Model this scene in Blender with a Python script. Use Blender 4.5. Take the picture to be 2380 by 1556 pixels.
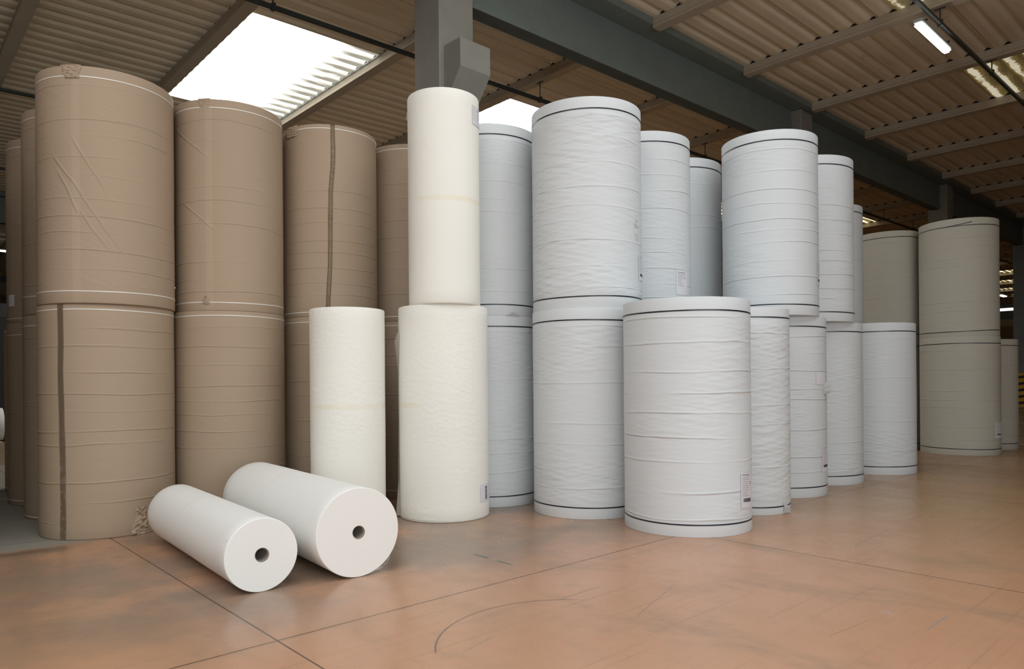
import bpy, bmesh, math, random
from mathutils import Vector, Matrix, noise

random.seed(7)
for o in list(bpy.data.objects):
    bpy.data.objects.remove(o, do_unlink=True)
COL = bpy.context.scene.collection
SC = bpy.context.scene

# ------------------------------------------------------------------ camera
EYE = 1.45
YAW = math.atan(1810 / 1650)            # angle between the hall's long axis (+X) and the view direction
cam_d = bpy.data.cameras.new('camera')
cam = bpy.data.objects.new('camera', cam_d); COL.objects.link(cam)
cam_d.sensor_fit = 'HORIZONTAL'; cam_d.sensor_width = 36.0
cam_d.lens = 36.0 * 1650 / 2380
cam_d.shift_y = 110 / 2380
cam_d.clip_end = 400; cam_d.clip_start = 0.05
cam.matrix_world = (Matrix.Translation((0, 0, EYE)) @ Matrix.Rotation(YAW - math.pi / 2, 4, 'Z')
                    @ Matrix.Rotation(math.pi / 2, 4, 'X') @ Matrix.Rotation(-0.0087, 4, 'Z'))
SC.camera = cam

# ------------------------------------------------------------------ world, light, exposure
w = bpy.data.worlds.new('world'); SC.world = w; w.use_nodes = True
w.node_tree.nodes['Background'].inputs[0].default_value = (0.80, 0.90, 1.0, 1)
w.node_tree.nodes['Background'].inputs[1].default_value = 1.0

def area(name, loc, target, sx, sy, power, color=(1, 1, 1)):
    l = bpy.data.lights.new(name, 'AREA'); l.shape = 'RECTANGLE'; l.size = sx; l.size_y = sy
    l.energy = power; l.color = color
    o = bpy.data.objects.new(name, l); COL.objects.link(o)
    o.location = loc
    o.rotation_euler = (Vector(target) - Vector(loc)).to_track_quat('-Z', 'Y').to_euler()
    return o
# daylight through the two open loading doors of the side wall behind the camera
area('door_daylight', (-0.2, -6.7, 2.75), (-0.2, 0, 2.6), 12.6, 4.8, 500, (0.93, 0.99, 1.0))
area('door_daylight', (-9.3, 0.5, 2.5), (0, 0.5, 2.4), 5.0, 4.2, 70, (0.95, 0.98, 1.0))

vs = SC.view_settings
SC.display_settings.display_device = 'sRGB'
vs.view_transform = 'Standard'; vs.look = 'None'; vs.gamma = 1.0; vs.use_curve_mapping = False
vs.exposure = 0.0
cy = SC.cycles
cy.use_denoising = True
cy.max_bounces = 10; cy.diffuse_bounces = 6; cy.glossy_bounces = 3; cy.transmission_bounces = 2
cy.sample_clamp_indirect = 6.0
cy.caustics_reflective = False; cy.caustics_refractive = False

# ------------------------------------------------------------------ object helpers
def link(name, me, mat=None, parent=None, smooth=False):
    o = bpy.data.objects.new(name, me); COL.objects.link(o)
    if mat is not None and not me.materials: me.materials.append(mat)
    if smooth:
        for p in me.polygons: p.use_smooth = True
    if parent is not None: o.parent = parent
    return o
def from_bm(name, bm, mat=None, parent=None, smooth=False):
    bmesh.ops.recalc_face_normals(bm, faces=bm.faces)
    me = bpy.data.meshes.new(name); bm.to_mesh(me); bm.free()
    return link(name, me, mat, parent, smooth)
def hexa(bm, pts):
    """eight points: bottom four counter-clockwise, then top four"""
    v = [bm.verts.new(p) for p in pts]
    for f in ((3, 2, 1, 0), (4, 5, 6, 7), (0, 1, 5, 4), (1, 2, 6, 5), (2, 3, 7, 6), (3, 0, 4, 7)):
        bm.faces.new([v[i] for i in f])
def box(bm, x0, x1, y0, y1, z0, z1):
    hexa(bm, [(x0, y0, z0), (x1, y0, z0), (x1, y1, z0), (x0, y1, z0), (x0, y0, z1), (x1, y0, z1), (x1, y1, z1), (x0, y1, z1)])
def sloped(bm, x0, x1, y0, y1, zf, z0, z1):
    """box whose z follows the roof slope function zf(x)"""
    a, b = zf(x0), zf(x1)
    hexa(bm, [(x0, y0, a + z0), (x1, y0, b + z0), (x1, y1, b + z0), (x0, y1, a + z0),
              (x0, y0, a + z1), (x1, y0, b + z1), (x1, y1, b + z1), (x0, y1, a + z1)])
def bevel(bm, w, seg=1):
    bmesh.ops.bevel(bm, geom=list(bm.edges), offset=w, segments=seg, affect='EDGES')
def tube(bm, p0, p1, r, n=10):
    p0, p1 = Vector(p0), Vector(p1); d = (p1 - p0).normalized()
    a = d.orthogonal().normalized(); b = d.cross(a)
    R = [[bm.verts.new(p + r * (math.cos(t) * a + math.sin(t) * b)) for t in [2 * math.pi * i / n for i in range(n)]] for p in (p0, p1)]
    for i in range(n): bm.faces.new((R[0][i], R[0][(i + 1) % n], R[1][(i + 1) % n], R[1][i]))
    bm.faces.new(R[0][::-1]); bm.faces.new(R[1])
def empty(name, loc, label, cat, group=None, rz=0.0):
    o = bpy.data.objects.new(name, None); COL.objects.link(o)
    o.location = loc; o.rotation_euler = (0, 0, rz); o.empty_display_size = 0.2
    o['label'] = label; o['category'] = cat
    if group: o['group'] = group
    return o
def struct(o):
    o['kind'] = 'structure'; return o

# ------------------------------------------------------------------ material helpers
class NT:
    def __init__(s, name):
        s.m = bpy.data.materials.new(name); s.m.use_nodes = True
        s.t = s.m.node_tree; s.b = s.t.nodes['Principled BSDF']; s.out = s.t.nodes['Material Output']
    def n(s, typ, ins=None, **kw):
        nd = s.t.nodes.new(typ)
        for k, v in kw.items(): setattr(nd, k, v)
        for k, v in (ins or {}).items(): s.set(nd.inputs[k], v)
        return nd
    def set(s, sock, v):
        if isinstance(v, bpy.types.NodeSocket): s.t.links.new(v, sock)
        elif isinstance(v, tuple) and len(v) == 3 and sock.type == 'RGBA': sock.default_value = (*v, 1)
        else: sock.default_value = v
    def math(s, op, a, b=0.0, c=0.0, clamp=False):
        nd = s.n('ShaderNodeMath', {0: a, 1: b, 2: c}, operation=op); nd.use_clamp = clamp
        return nd.outputs[0]
    def mix(s, f, a, b, mode='MIX'):
        nd = s.n('ShaderNodeMix', data_type='RGBA', blend_type=mode)
        s.set(nd.inputs[0], f); s.set(nd.inputs[6], a); s.set(nd.inputs[7], b); return nd.outputs[2]
    def ramp(s, f, lo, hi):
        nd = s.n('ShaderNodeMapRange', {0: f, 1: lo, 2: hi, 3: 0.0, 4: 1.0}, interpolation_type='SMOOTHSTEP')
        return nd.outputs[0]
    def noise(s, vec, scale=1.0, detail=3.0, rough=0.5, dist=0.0):
        return s.n('ShaderNodeTexNoise', {'Vector': vec, 'Scale': scale, 'Detail': detail, 'Roughness': rough, 'Distortion': dist}).outputs[0]
    def map(s, vec, scale=(1, 1, 1), loc=(0, 0, 0), rot=(0, 0, 0)):
        nd = s.n('ShaderNodeMapping', {0: vec}); nd.inputs['Location'].default_value = loc
        nd.inputs['Rotation'].default_value = rot; nd.inputs['Scale'].default_value = scale; return nd.outputs[0]
    def bump(s, h, strength=1.0, dist=0.01, normal=None):
        ins = {'Height': h, 'Strength': strength, 'Distance': dist}
        if normal is not None: ins['Normal'] = normal
        return s.n('ShaderNodeBump', ins).outputs[0]
    def fin(s, color=None, rough=None, normal=None, metal=None, spec=None):
        if color is not None: s.set(s.b.inputs['Base Color'], color)
        if rough is not None: s.set(s.b.inputs['Roughness'], rough)
        if normal is not None: s.set(s.b.inputs['Normal'], normal)
        if metal is not None: s.set(s.b.inputs['Metallic'], metal)
        if spec is not None: s.set(s.b.inputs['Specular IOR Level'], spec)
        return s.m

def plain(name, col, rough=0.6, metal=0.0, var=0.06, scale=6.0, bump=0.0):
    t = NT(name); tc = t.n('ShaderNodeTexCoord').outputs['Object']
    f = t.noise(tc, scale, 4)
    lo = tuple(c * (1 - var) for c in col); hi = tuple(min(1, c * (1 + var)) for c in col)
    nm = t.bump(f, bump, 0.01) if bump else None
    return t.fin(t.mix(f, lo, hi), rough, nm, metal)

def paper(name, col, ridge, crinkle, diag=0.3, dens=6.5, rough=0.62, band=0.0, tint=None, margin=0.15, smudge=0.0, lines=(), lap=None, us=3.2, vs=26.0, bmax=None):
    """wrapped paper; UV is (arc length, height) in metres. ridge = raised hoop wrinkles, crinkle = fine creases"""
    t = NT(name)
    uv = t.n('ShaderNodeUVMap').outputs[0]
    rnd = t.n('ShaderNodeObjectInfo').outputs['Random']
    sep = t.n('ShaderNodeSeparateXYZ', {0: uv}); U, V = sep.outputs[0], sep.outputs[1]
    off = t.math('MULTIPLY', rnd, 37.0)
    P = t.n('ShaderNodeCombineXYZ', {0: U, 1: V, 2: off}).outputs[0]
    # fades towards both ends of the roll
    edge = t.math('MULTIPLY', t.ramp(V, margin * 0.75, margin * 1.3), t.math('SUBTRACT', 1.0, t.ramp(V, 2.22 - margin * 1.3, 2.22 - margin * 0.75)))
    # hoop ridges at irregular heights, wandering a little round the roll
    wob = t.noise(t.map(P, (0.9, 2.2, 1)), 1.0, 2.0)
    vv = t.math('ADD', V, t.math('MULTIPLY', wob, 0.075))
    vv = t.math('ADD', t.math('MULTIPLY', vv, dens), off)
    vor = t.n('ShaderNodeTexVoronoi', {'W': vv, 'Scale': 1.0}, voronoi_dimensions='1D', feature='DISTANCE_TO_EDGE').outputs['Distance']
    line = t.math('SUBTRACT', 1.0, t.ramp(vor, 0.0, 0.075))
    come = t.ramp(t.noise(t.map(P, (0.7, 4.5, 1), (3, 1, 0)), 1.0, 1.0), 0.36, 0.60)
    line = t.math('MULTIPLY', t.math('MULTIPLY', line, come), edge)
    # slanted diamond creases
    sl = t.n('ShaderNodeCombineXYZ', {0: t.math('MULTIPLY', U, us), 1: t.math('MULTIPLY', t.math('ADD', V, t.math('MULTIPLY', U, diag)), vs), 2: off}).outputs[0]
    sr = t.n('ShaderNodeCombineXYZ', {0: t.math('MULTIPLY', U, us), 1: t.math('MULTIPLY', t.math('SUBTRACT', V, t.math('MULTIPLY', U, diag)), vs), 2: t.math('ADD', off, 9.0)}).outputs[0]
    c1, c2 = t.noise(sl, 1.0, 0.6), t.noise(sr, 1.0, 0.6)
    cr = t.math('ADD', c1, c2)
    patchy = t.ramp(t.noise(t.map(P, (1.0, 1.2, 1), (7, 2, 0)), 1.0, 1.0), 0.35, 0.65)
    cr = t.math('MULTIPLY', t.math('MULTIPLY', cr, edge), t.math('ADD', t.math('MULTIPLY', patchy, 0.75), 0.25))
    fine = t.noise(t.map(P, (4, 60, 1)), 1.0, 2.0)
    for x0, y0, x1, y1 in lines:      # long diagonal creases, (arc, height) ends in metres
        L = math.hypot(x1 - x0, y1 - y0); ux, uy = (x1 - x0) / L, (y1 - y0) / L
        du, dv = t.math('SUBTRACT', U, x0), t.math('SUBTRACT', V, y0)
        al = t.math('ADD', t.math('MULTIPLY', du, ux), t.math('MULTIPLY', dv, uy))
        ac = t.math('ABSOLUTE', t.math('ADD', t.math('MULTIPLY', t.math('SUBTRACT', wob, 0.5), 0.06), t.math('SUBTRACT', t.math('MULTIPLY', dv, ux), t.math('MULTIPLY', du, uy))))
        e = t.math('MULTIPLY', t.ramp(al, 0.0, 0.15), t.math('SUBTRACT', 1.0, t.ramp(al, L - 0.2, L)))
        line = t.math('MAXIMUM', line, t.math('MULTIPLY', e, t.math('SUBTRACT', 1.0, t.ramp(ac, 0.0, 0.02))))
    n1 = t.bump(line, 1.0, 0.0050 * ridge)
    n2 = t.bump(cr, 1.0, 0.0120 * crinkle, n1)
    n3 = t.bump(fine, 0.6, 0.0006 + 0.0006 * crinkle, n2)
    big = t.noise(t.map(P, (1.2, 0.8, 1)), 1.0, 3.0)
    c = t.mix(big, tuple(x * 0.955 for x in col), tuple(min(1, x * 1.03) for x in col))
    if lap is not None:
        m = t.math('MULTIPLY', t.ramp(U, lap - 0.012, lap), t.math('SUBTRACT', 1.0, t.ramp(U, lap + 0.06, lap + 0.075)))
        c = t.mix(t.math('MULTIPLY', m, 0.32), c, tuple(min(1, x * 1.16 + 0.02) for x in col))
    if band:      # faint yellow glue band round the middle
        bw = t.math('ADD', V, t.math('MULTIPLY', t.noise(t.map(P, (2, 2, 1)), 1.0, 2.0), 0.02))
        m = t.math('SUBTRACT', 1.0, t.ramp(t.math('ABSOLUTE', t.math('SUBTRACT', bw, band)), 0.018, 0.032))
        m = t.math('MULTIPLY', m, t.ramp(t.noise(t.map(P, (2.4, 2.4, 1), (5, 5, 0)), 1.0, 2.0), 0.34, 0.6))
        if bmax is not None: m = t.math('MULTIPLY', m, t.math('SUBTRACT', 1.0, t.ramp(U, bmax - 0.02, bmax)))
        c = t.mix(t.math('MULTIPLY', m, 0.36), c, tint)
    if smudge:
        d1 = t.math('ADD', t.math('POWER', t.math('MULTIPLY', t.math('SUBTRACT', U, 0.665), 12.0), 2.0), t.math('POWER', t.math('MULTIPLY', t.math('SUBTRACT', V, 0.86), 6.5), 2.0))
        m = t.math('MULTIPLY', t.math('SUBTRACT', 1.0, t.ramp(d1, 0.0, 1.0)), t.ramp(t.noise(t.map(P, (14, 30, 1)), 1.0, 4.0), 0.4, 0.65))
        c = t.mix(t.math('MULTIPLY', m, smudge), c, (0.13, 0.13, 0.12))
    return t.fin(c, rough, n3, spec=0.35)

M = {}
KRAFT = (0.375, 0.285, 0.20)
M['kraft'] = paper('kraft_wrap', KRAFT, 0.9, 0.16, 0.5, 5.6, 0.66)
M['kraft_diag'] = paper('kraft_wrap_diagonal', KRAFT, 0.9, 0.2, 0.5, 5.6, 0.66, lap=-.30,
                        lines=((-.53, 1.45, .20, .40), (-.31, 1.60, .02, .97), (-.27, .92, .06, .45), (-.48, 1.30, -.20, .75)))
M['kraft_fold'] = paper('kraft_wrap_folded', KRAFT, 0.9, 0.2, 0.5, 5.6, 0.66, lap=-.24, lines=((-.71, 1.99, -.15, 1.56), (-.6, 1.2, -.1, .8)))
M['kraft_rear'] = paper('kraft_wrap_plain', (0.36, 0.275, 0.195), 0.8, 0.1, 0.5, 5.5, 0.66)
WH = (0.635, 0.668, 0.685)
M['white_smooth'] = paper('white_wrap_smooth', WH, 0.55, 0.25, 0.3, 5.5)
M['white_ridged'] = paper('white_wrap_ridged', WH, 1.35, 0.35, 0.16, 5.4)
M['white_crinkled'] = paper('white_wrap_crinkled', WH, 0.7, 0.6, 0.17, 4.6)
M['white_creased'] = paper('white_wrap_creased', WH, 0.9, 1.2, 0.19, 4.6, smudge=0.5)
M['white_narrow'] = paper('white_wrap_narrow', WH, 0.9, 0.75, 0.19, 4.6)
M['white_short'] = paper('white_wrap_short', (0.65, 0.69, 0.712), 1.5, 0.45, 0.15, 4.4)
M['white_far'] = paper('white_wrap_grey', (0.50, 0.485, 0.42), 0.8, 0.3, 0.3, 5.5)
CREAM = (0.85, 0.845, 0.785)
M['cream'] = paper('cream_tissue', CREAM, 0.05, 0.16, 0.2, 3.0, 0.75, band=1.10, tint=(0.80, 0.70, 0.42), margin=0.02, us=9.0, vs=13.0)
M['cream_bumpy'] = paper('cream_tissue_bumpy', CREAM, 0.08, 0.27, 0.2, 3.0, 0.75, band=1.22, tint=(0.80, 0.72, 0.47), margin=0.02, us=15.0, vs=25.0)
M['cream_wide'] = paper('cream_tissue_wide', CREAM, 0.08, 0.27, 0.2, 3.0, 0.75, band=1.22, tint=(0.80, 0.72, 0.42), margin=0.02, us=15.0, vs=25.0, bmax=-0.20)
M['tissue'] = paper('white_tissue', (0.835, 0.845, 0.82), 0.0, 0.06, 0.3, 3.0, 0.7, band=1.28, tint=(0.80, 0.74, 0.55), margin=0.02)
M['strap_black'] = plain('black_strap', (0.012, 0.013, 0.02), 0.35)
M['strap_white'] = plain('white_strap', (0.70, 0.68, 0.62), 0.4)
M['label'] = plain('label_paper', (0.72, 0.72, 0.76), 0.5, var=0.02)
M['ink'] = plain('label_ink', (0.05, 0.05, 0.06), 0.6)
M['ink_grey'] = plain('label_ink_grey', (0.22, 0.22, 0.24), 0.6)
M['ink_pale'] = plain('label_ink_pale', (0.42, 0.43, 0.47), 0.6)
M['cardboard'] = plain('core_cardboard', (0.34, 0.30, 0.26), 0.8, var=0.15, scale=30)
def tape_mat():
    t = NT('brown_packing_tape'); uv = t.n('ShaderNodeUVMap').outputs[0]
    n = t.noise(t.map(uv, (6, 22, 1)), 1.0, 3.0); n2 = t.noise(t.map(uv, (3, 5, 1)), 1.0, 2.0)
    c = t.mix(n2, (0.28, 0.20, 0.10), (0.40, 0.30, 0.17))
    return t.fin(c, 0.14, t.bump(n, 1.0, 0.012), spec=0.6)
M['tape'] = tape_mat()
def tape_matte():
    t = NT('dull_brown_tape'); uv = t.n('ShaderNodeUVMap').outputs[0]
    n = t.noise(t.map(uv, (10, 14, 1)), 1.0, 4.0); V = t.n('ShaderNodeSeparateXYZ', {0: uv}).outputs[1]
    torn = t.math('MULTIPLY', t.ramp(n, 0.5, 0.62), t.math('SUBTRACT', 1.0, t.ramp(V, 0.5, 1.2)))
    c = t.mix(t.math('MULTIPLY', torn, 0.7), (0.27, 0.20, 0.13), (0.42, 0.33, 0.26))
    return t.fin(c, 0.4, t.bump(n, 1.0, 0.003))
M['tape_dull'] = tape_matte()
M['torn'] = plain('torn_kraft', (0.37, 0.28, 0.195), 0.8, var=0.12, scale=25, bump=0.6)

def steel(name, col, rough=0.5, stain=0.25):
    t = NT(name); P = t.n('ShaderNodeTexCoord').outputs['Object']
    n = t.noise(P, 2.2, 5, 0.6); n2 = t.noise(t.map(P, (1, 1, 0.25)), 9.0, 3)
    c = t.mix(n, tuple(x * (1 - stain) for x in col), tuple(x * (1 + stain * 0.5) for x in col))
    c = t.mix(t.math('MULTIPLY', t.ramp(n2, 0.6, 0.75), 0.25), c, tuple(x * 0.6 for x in col))
    return t.fin(c, rough, t.bump(n2, 0.15, 0.004))
M['beam'] = steel('blue_grey_beam_paint', (0.185, 0.222, 0.208))
M['column'] = steel('grey_column_paint', (0.28, 0.275, 0.24))
M['column_far'] = steel('blue_column_paint', (0.24, 0.28, 0.32))
M['purlin'] = steel('painted_purlin', (0.45, 0.395, 0.31), 0.7, 0.2)
M['tray'] = plain('dark_tray_metal', (0.045, 0.055, 0.055), 0.45, 0.3)
M['flashing'] = plain('pale_flashing', (0.42, 0.46, 0.46), 0.45)
M['gap'] = plain('black_gap_blocker', (0.012, 0.011, 0.010), 0.9)

def sheet_mat():
    t = NT('corrugated_fibre_cement'); P = t.n('ShaderNodeTexCoord').outputs['Object']
    n = t.noise(t.map(P, (0.5, 1.6, 1)), 1.0, 4, 0.6)
    c = t.mix(n, (0.63, 0.545, 0.41), (0.75, 0.655, 0.505))
    y = t.n('ShaderNodeSeparateXYZ', {0: P}).outputs[1]
    fr = t.math('FRACT', t.math('DIVIDE', t.math('ADD', y, 0.115), 1.065))
    joint = t.math('LESS_THAN', fr, 0.012)
    c = t.mix(t.math('MULTIPLY', joint, 0.75), c, (0.07, 0.045, 0.025))
    st = t.math('MULTIPLY', t.ramp(t.noise(t.map(P, (0.45, 2.5, 1), (4, 2, 0)), 1.0, 4, 0.65), 0.62, 0.78), 0.45)
    c = t.mix(st, c, (0.22, 0.16, 0.10))
    return t.fin(c, 0.75, t.bump(t.noise(P, 14, 3), 0.2, 0.004))
M['sheet'] = sheet_mat()

def skylight_mat(name, strength, col, dirt, x0=5.1, x1=7.85):
    """translucent corrugated roof light, lit by the sky behind it"""
    t = NT(name); P = t.n('ShaderNodeTexCoord').outputs['Object']
    sp = t.n('ShaderNodeSeparateXYZ', {0: P}); X = sp.outputs[0]; Y = sp.outputs[1]
    c = col
    st = strength
    if dirt == 'light':      # grime only along the low end, strongest on the flat pans
        g = t.n('ShaderNodeMapRange', {0: X, 1: x1 - 1.45, 2: x1 - 0.1, 3: 0.0, 4: 1.0}, interpolation_type='SMOOTHSTEP').outputs[0]
        wv = t.math('ADD', t.math('MULTIPLY', t.math('COSINE', t.math('MULTIPLY', t.math('ADD', Y, -0.1775), 2 * math.pi / 0.355)), 0.5), 0.5)
        n = t.noise(t.map(P, (1.5, 9, 1)), 1.0, 4, 0.6)
        m = t.math('MULTIPLY', g, t.math('ADD', 0.42, t.math('MULTIPLY', t.math('MULTIPLY', wv, 0.85), t.ramp(n, 0.15, 0.55))), clamp=True)
        rib = t.math('MULTIPLY', t.ramp(wv, 0.35, 0.8), t.math('SUBTRACT', 1.0, t.ramp(X, x0, x0 + 0.65)))
        m = t.math('MAXIMUM', m, t.math('MULTIPLY', rib, 0.80))
        st = t.math('MULTIPLY', strength, t.math('POWER', 0.42 / strength, m))
        c = t.mix(m, col, (0.80, 0.76, 0.62))
    elif dirt == 'heavy':
        pan = t.math('ADD', t.math('MULTIPLY', t.math('COSINE', t.math('MULTIPLY', t.math('ADD', Y, -0.1775), 2 * math.pi / 0.355)), 0.5), 0.5)
        n = t.noise(t.map(P, (1.0, 3.0, 1)), 1.3, 3, 0.6)
        n2 = t.noise(t.map(P, (1.6, 1.0, 1), (3, 1, 0)), 13.0, 4, 0.7)
        base = t.math('ADD', t.math('MULTIPLY', pan, 0.42), t.math('ADD', t.math('MULTIPLY', n, 0.75), t.math('MULTIPLY', n2, 0.55)))
        m = t.ramp(base, 0.93, 1.0)
        m2 = t.ramp(base, 0.62, 0.95)
        st = t.math('MULTIPLY', strength, t.math('ADD', 0.12, t.math('ADD', t.math('MULTIPLY', m, 0.70), t.math('MULTIPLY', m2, 0.22))))
        c = t.mix(m, (0.62, 0.42, 0.12), col)
    t.set(t.b.inputs['Base Color'], (0.25, 0.24, 0.2)); t.b.inputs['Roughness'].default_value = 0.6
    t.set(t.b.inputs['Emission Color'], c); t.set(t.b.inputs['Emission Strength'], st)
    return t.m
M['skylight'] = skylight_mat('clean_roof_light', 11.0, (1.0, 0.995, 0.98), 'light')
M['skylight_next'] = skylight_mat('second_roof_light', 11.0, (1.0, 0.995, 0.98), 'light', 11.2, 14.15)
M['added_toplight'] = skylight_mat('added_aisle_toplight', 3.0, (0.93, 0.97, 1.0), None)  # unseen panels added to brighten floor and rolls from above
M['skylight_far'] = skylight_mat('aged_roof_light', 1.7, (0.95, 0.86, 0.62), 'heavy')
M['skylight_dirty'] = skylight_mat('grimy_roof_light', 0.55, (0.90, 0.82, 0.60), 'heavy')
M['glass'] = skylight_mat('clerestory_glass', 1.8, (0.95, 0.98, 1.0), None)
M['lamp'] = skylight_mat('fluorescent_diffuser', 6.0, (1.0, 0.98, 0.92), None)

# floor: painted concrete with a joint grid, scratches and stains
def floor_mat():
    t = NT('painted_concrete_floor'); P = t.n('ShaderNodeTexCoord').outputs['Object']
    sp = t.n('ShaderNodeSeparateXYZ', {0: P}); X = sp.outputs[0]; Y = sp.outputs[1]
    n1 = t.noise(P, 0.45, 4, 0.6, 0.3); n2 = t.noise(t.map(P, (1.0, 0.55, 1), rot=(0, 0, 0.6)), 1.5, 5, 0.65, 0.5)
    n3 = t.noise(P, 5.0, 2.5, 0.55)
    c = t.mix(t.ramp(n1, 0.3, 0.7), (0.485, 0.262, 0.15), (0.535, 0.298, 0.19))
    c = t.mix(t.math('MULTIPLY', t.ramp(n2, 0.48, 0.76), 0.62), c, (0.26, 0.19, 0.13))
    # greyer traffic stains under and beside the rolls on the left
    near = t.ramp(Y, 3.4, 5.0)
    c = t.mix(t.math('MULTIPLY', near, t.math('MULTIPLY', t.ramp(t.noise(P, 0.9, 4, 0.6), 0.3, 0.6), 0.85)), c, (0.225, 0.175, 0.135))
    # browner to the right and left: floor tone plus light falloff put into the colour
    far = t.ramp(X, 4.5, 9.0)
    c = t.mix(t.math('MULTIPLY', far, 0.75), c, (0.375, 0.235, 0.12))
    left = t.math('SUBTRACT', 1.0, t.ramp(X, -0.4, 1.8))
    c = t.mix(t.math('MULTIPLY', left, 0.55), c, (0.40, 0.235, 0.12))
    c = t.mix(t.math('MULTIPLY', t.ramp(n3, 0.50, 0.90), 0.30), c, (0.22, 0.15, 0.11))
    # bare grey concrete beyond the painted edge
    gy = t.math('ADD', Y, t.math('MULTIPLY', t.math('SUBTRACT', n2, 0.5), 0.5))
    gm = t.math('MULTIPLY', t.ramp(gy, 7.45, 7.72), t.math('SUBTRACT', 1.0, t.ramp(X, 8.0, 9.0)))
    c = t.mix(gm, c, (0.27, 0.255, 0.215))
    c = t.mix(t.math('MULTIPLY', t.math('MULTIPLY', t.ramp(gy, 7.25, 7.45), t.math('SUBTRACT', 1.0, t.ramp(gy, 7.45, 7.6))), t.math('MULTIPLY', t.math('SUBTRACT', 1.0, t.ramp(X, 1.2, 1.5)), 0.6)), c, (0.12, 0.075, 0.04))
    # random fine scratches
    sc1 = t.noise(t.map(P, (0.55, 24, 1), rot=(0, 0, 0.5)), 1.0, 0.5, 0.5)
    sc2 = t.noise(t.map(P, (0.5, 28, 1), rot=(0, 0, -0.9), loc=(3, 2, 0)), 1.0, 0.5, 0.5)
    s = t.math('MAXIMUM', t.ramp(sc1, 0.64, 0.80), t.ramp(sc2, 0.65, 0.81))
    c = t.mix(t.math('MULTIPLY', s, 0.2), c, (0.16, 0.105, 0.075))
    # placed scratches: (x0,y0,x1,y1,width,strength,color)
    G = (0.145, 0.135, 0.125)
    segs = [(3.782, 4.66, 3.780, 4.44, .026, .95, (.09, .11, .095)), (3.778, 4.36, 3.774, 4.15, .022, .8, (.10, .12, .10)), (3.84, 5.62, 3.80, 5.0, .008, .7, G),
            (3.50, 2.72, 4.29, 2.97, .006, .5, G), (4.0, 1.76, 4.47, 1.71, .006, .4, (.2, .11, .06)), (6.33, 2.56, 7.35, 2.61, .008, .5, G),
            (4.51, 1.42, 4.89, 1.418, .012, .6, (.25, .25, .24)), (4.70, 1.72, 4.65, 1.65, .013, .7, (.4, .4, .42)),
            (2.36, 3.0, 2.65, 3.07, .006, .5, G), (3.40, 3.28, 3.85, 3.29, .008, .6, G), (7.72, 2.54, 7.66, 2.48, .012, .4, (.4, .38, .34))]
    xy = t.n('ShaderNodeCombineXYZ', {0: X, 1: Y, 2: 0.0}).outputs[0]
    wig = t.math('MULTIPLY', t.math('SUBTRACT', t.noise(P, 9, 2), 0.5), 0.02)
    for x0, y0, x1, y1, wd, st, sc in segs:
        L = math.hypot(x1 - x0, y1 - y0); ux, uy = (x1 - x0) / L, (y1 - y0) / L
        al = t.math('ADD', t.math('MULTIPLY', t.math('SUBTRACT', X, x0), ux), t.math('MULTIPLY', t.math('SUBTRACT', Y, y0), uy))
        ac = t.math('ABSOLUTE', t.math('ADD', wig, t.math('ADD', t.math('MULTIPLY', t.math('SUBTRACT', X, x0), -uy), t.math('MULTIPLY', t.math('SUBTRACT', Y, y0), ux))))
        e = t.math('MULTIPLY', t.ramp(al, -0.02, 0.05), t.math('SUBTRACT', 1.0, t.ramp(al, L - 0.05, L + 0.02)))
        m = t.math('MULTIPLY', e, t.math('SUBTRACT', 1.0, t.ramp(ac, wd * 0.4, wd)))
        c = t.mix(t.math('MULTIPLY', m, st), c, sc)
    # the curved tyre mark in front
    dx = t.math('SUBTRACT', X, 2.9045); dy = t.math('SUBTRACT', Y, 2.6886)
    r = t.math('SQRT', t.math('ADD', t.math('MULTIPLY', dx, dx), t.math('MULTIPLY', dy, dy)))
    ring = t.math('SUBTRACT', 1.0, t.ramp(t.math('ABSOLUTE', t.math('SUBTRACT', r, 0.769)), 0.003, 0.009))
    ang = t.math('ARCTAN2', dy, dx)
    ring = t.math('MULTIPLY', ring, t.math('MULTIPLY', t.ramp(ang, 0.55, 0.9), t.math('SUBTRACT', 1.0, t.ramp(ang, 2.55, 2.63))))
    c = t.mix(t.math('MULTIPLY', ring, 0.85), c, (0.14, 0.085, 0.07))
    # joint grid, about four metres square
    jh = []
    for ax, o in ((X, 1.71), (Y, 3.86)):
        f = t.math('ABSOLUTE', t.math('SUBTRACT', t.math('FRACT', t.math('ADD', t.math('DIVIDE', t.math('SUBTRACT', ax, o), 4.04), 0.5)), 0.5))
        f = t.math('MULTIPLY', f, 4.04)
        f = t.math('ADD', f, t.math('MULTIPLY', t.noise(P, 5, 3), 0.0035))
        jh.append(t.math('SUBTRACT', 1.0, t.ramp(f, 0.0040, 0.0105)))
    j = t.math('MAXIMUM', jh[0], jh[1])
    c = t.mix(t.math('MULTIPLY', j, 0.88), c, (0.05, 0.035, 0.028))
    # tiny pale chips
    v = t.n('ShaderNodeTexVoronoi', {'Vector': P, 'Scale': 1.3}).outputs['Distance']
    c = t.mix(t.math('LESS_THAN', v, 0.008), c, (0.7, 0.65, 0.55))
    rough = t.n('ShaderNodeMapRange', {0: n2, 1: 0.3, 2: 0.8, 3: 0.20, 4: 0.42}).outputs[0]
    rough = t.math('ADD', rough, t.math('MULTIPLY', gm, 0.35))
    h = t.math('MULTIPLY', j, -1.5)
    return t.fin(c, rough, t.bump(h, 0.25, 0.003), spec=0.5)
M['floor'] = floor_mat()
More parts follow.
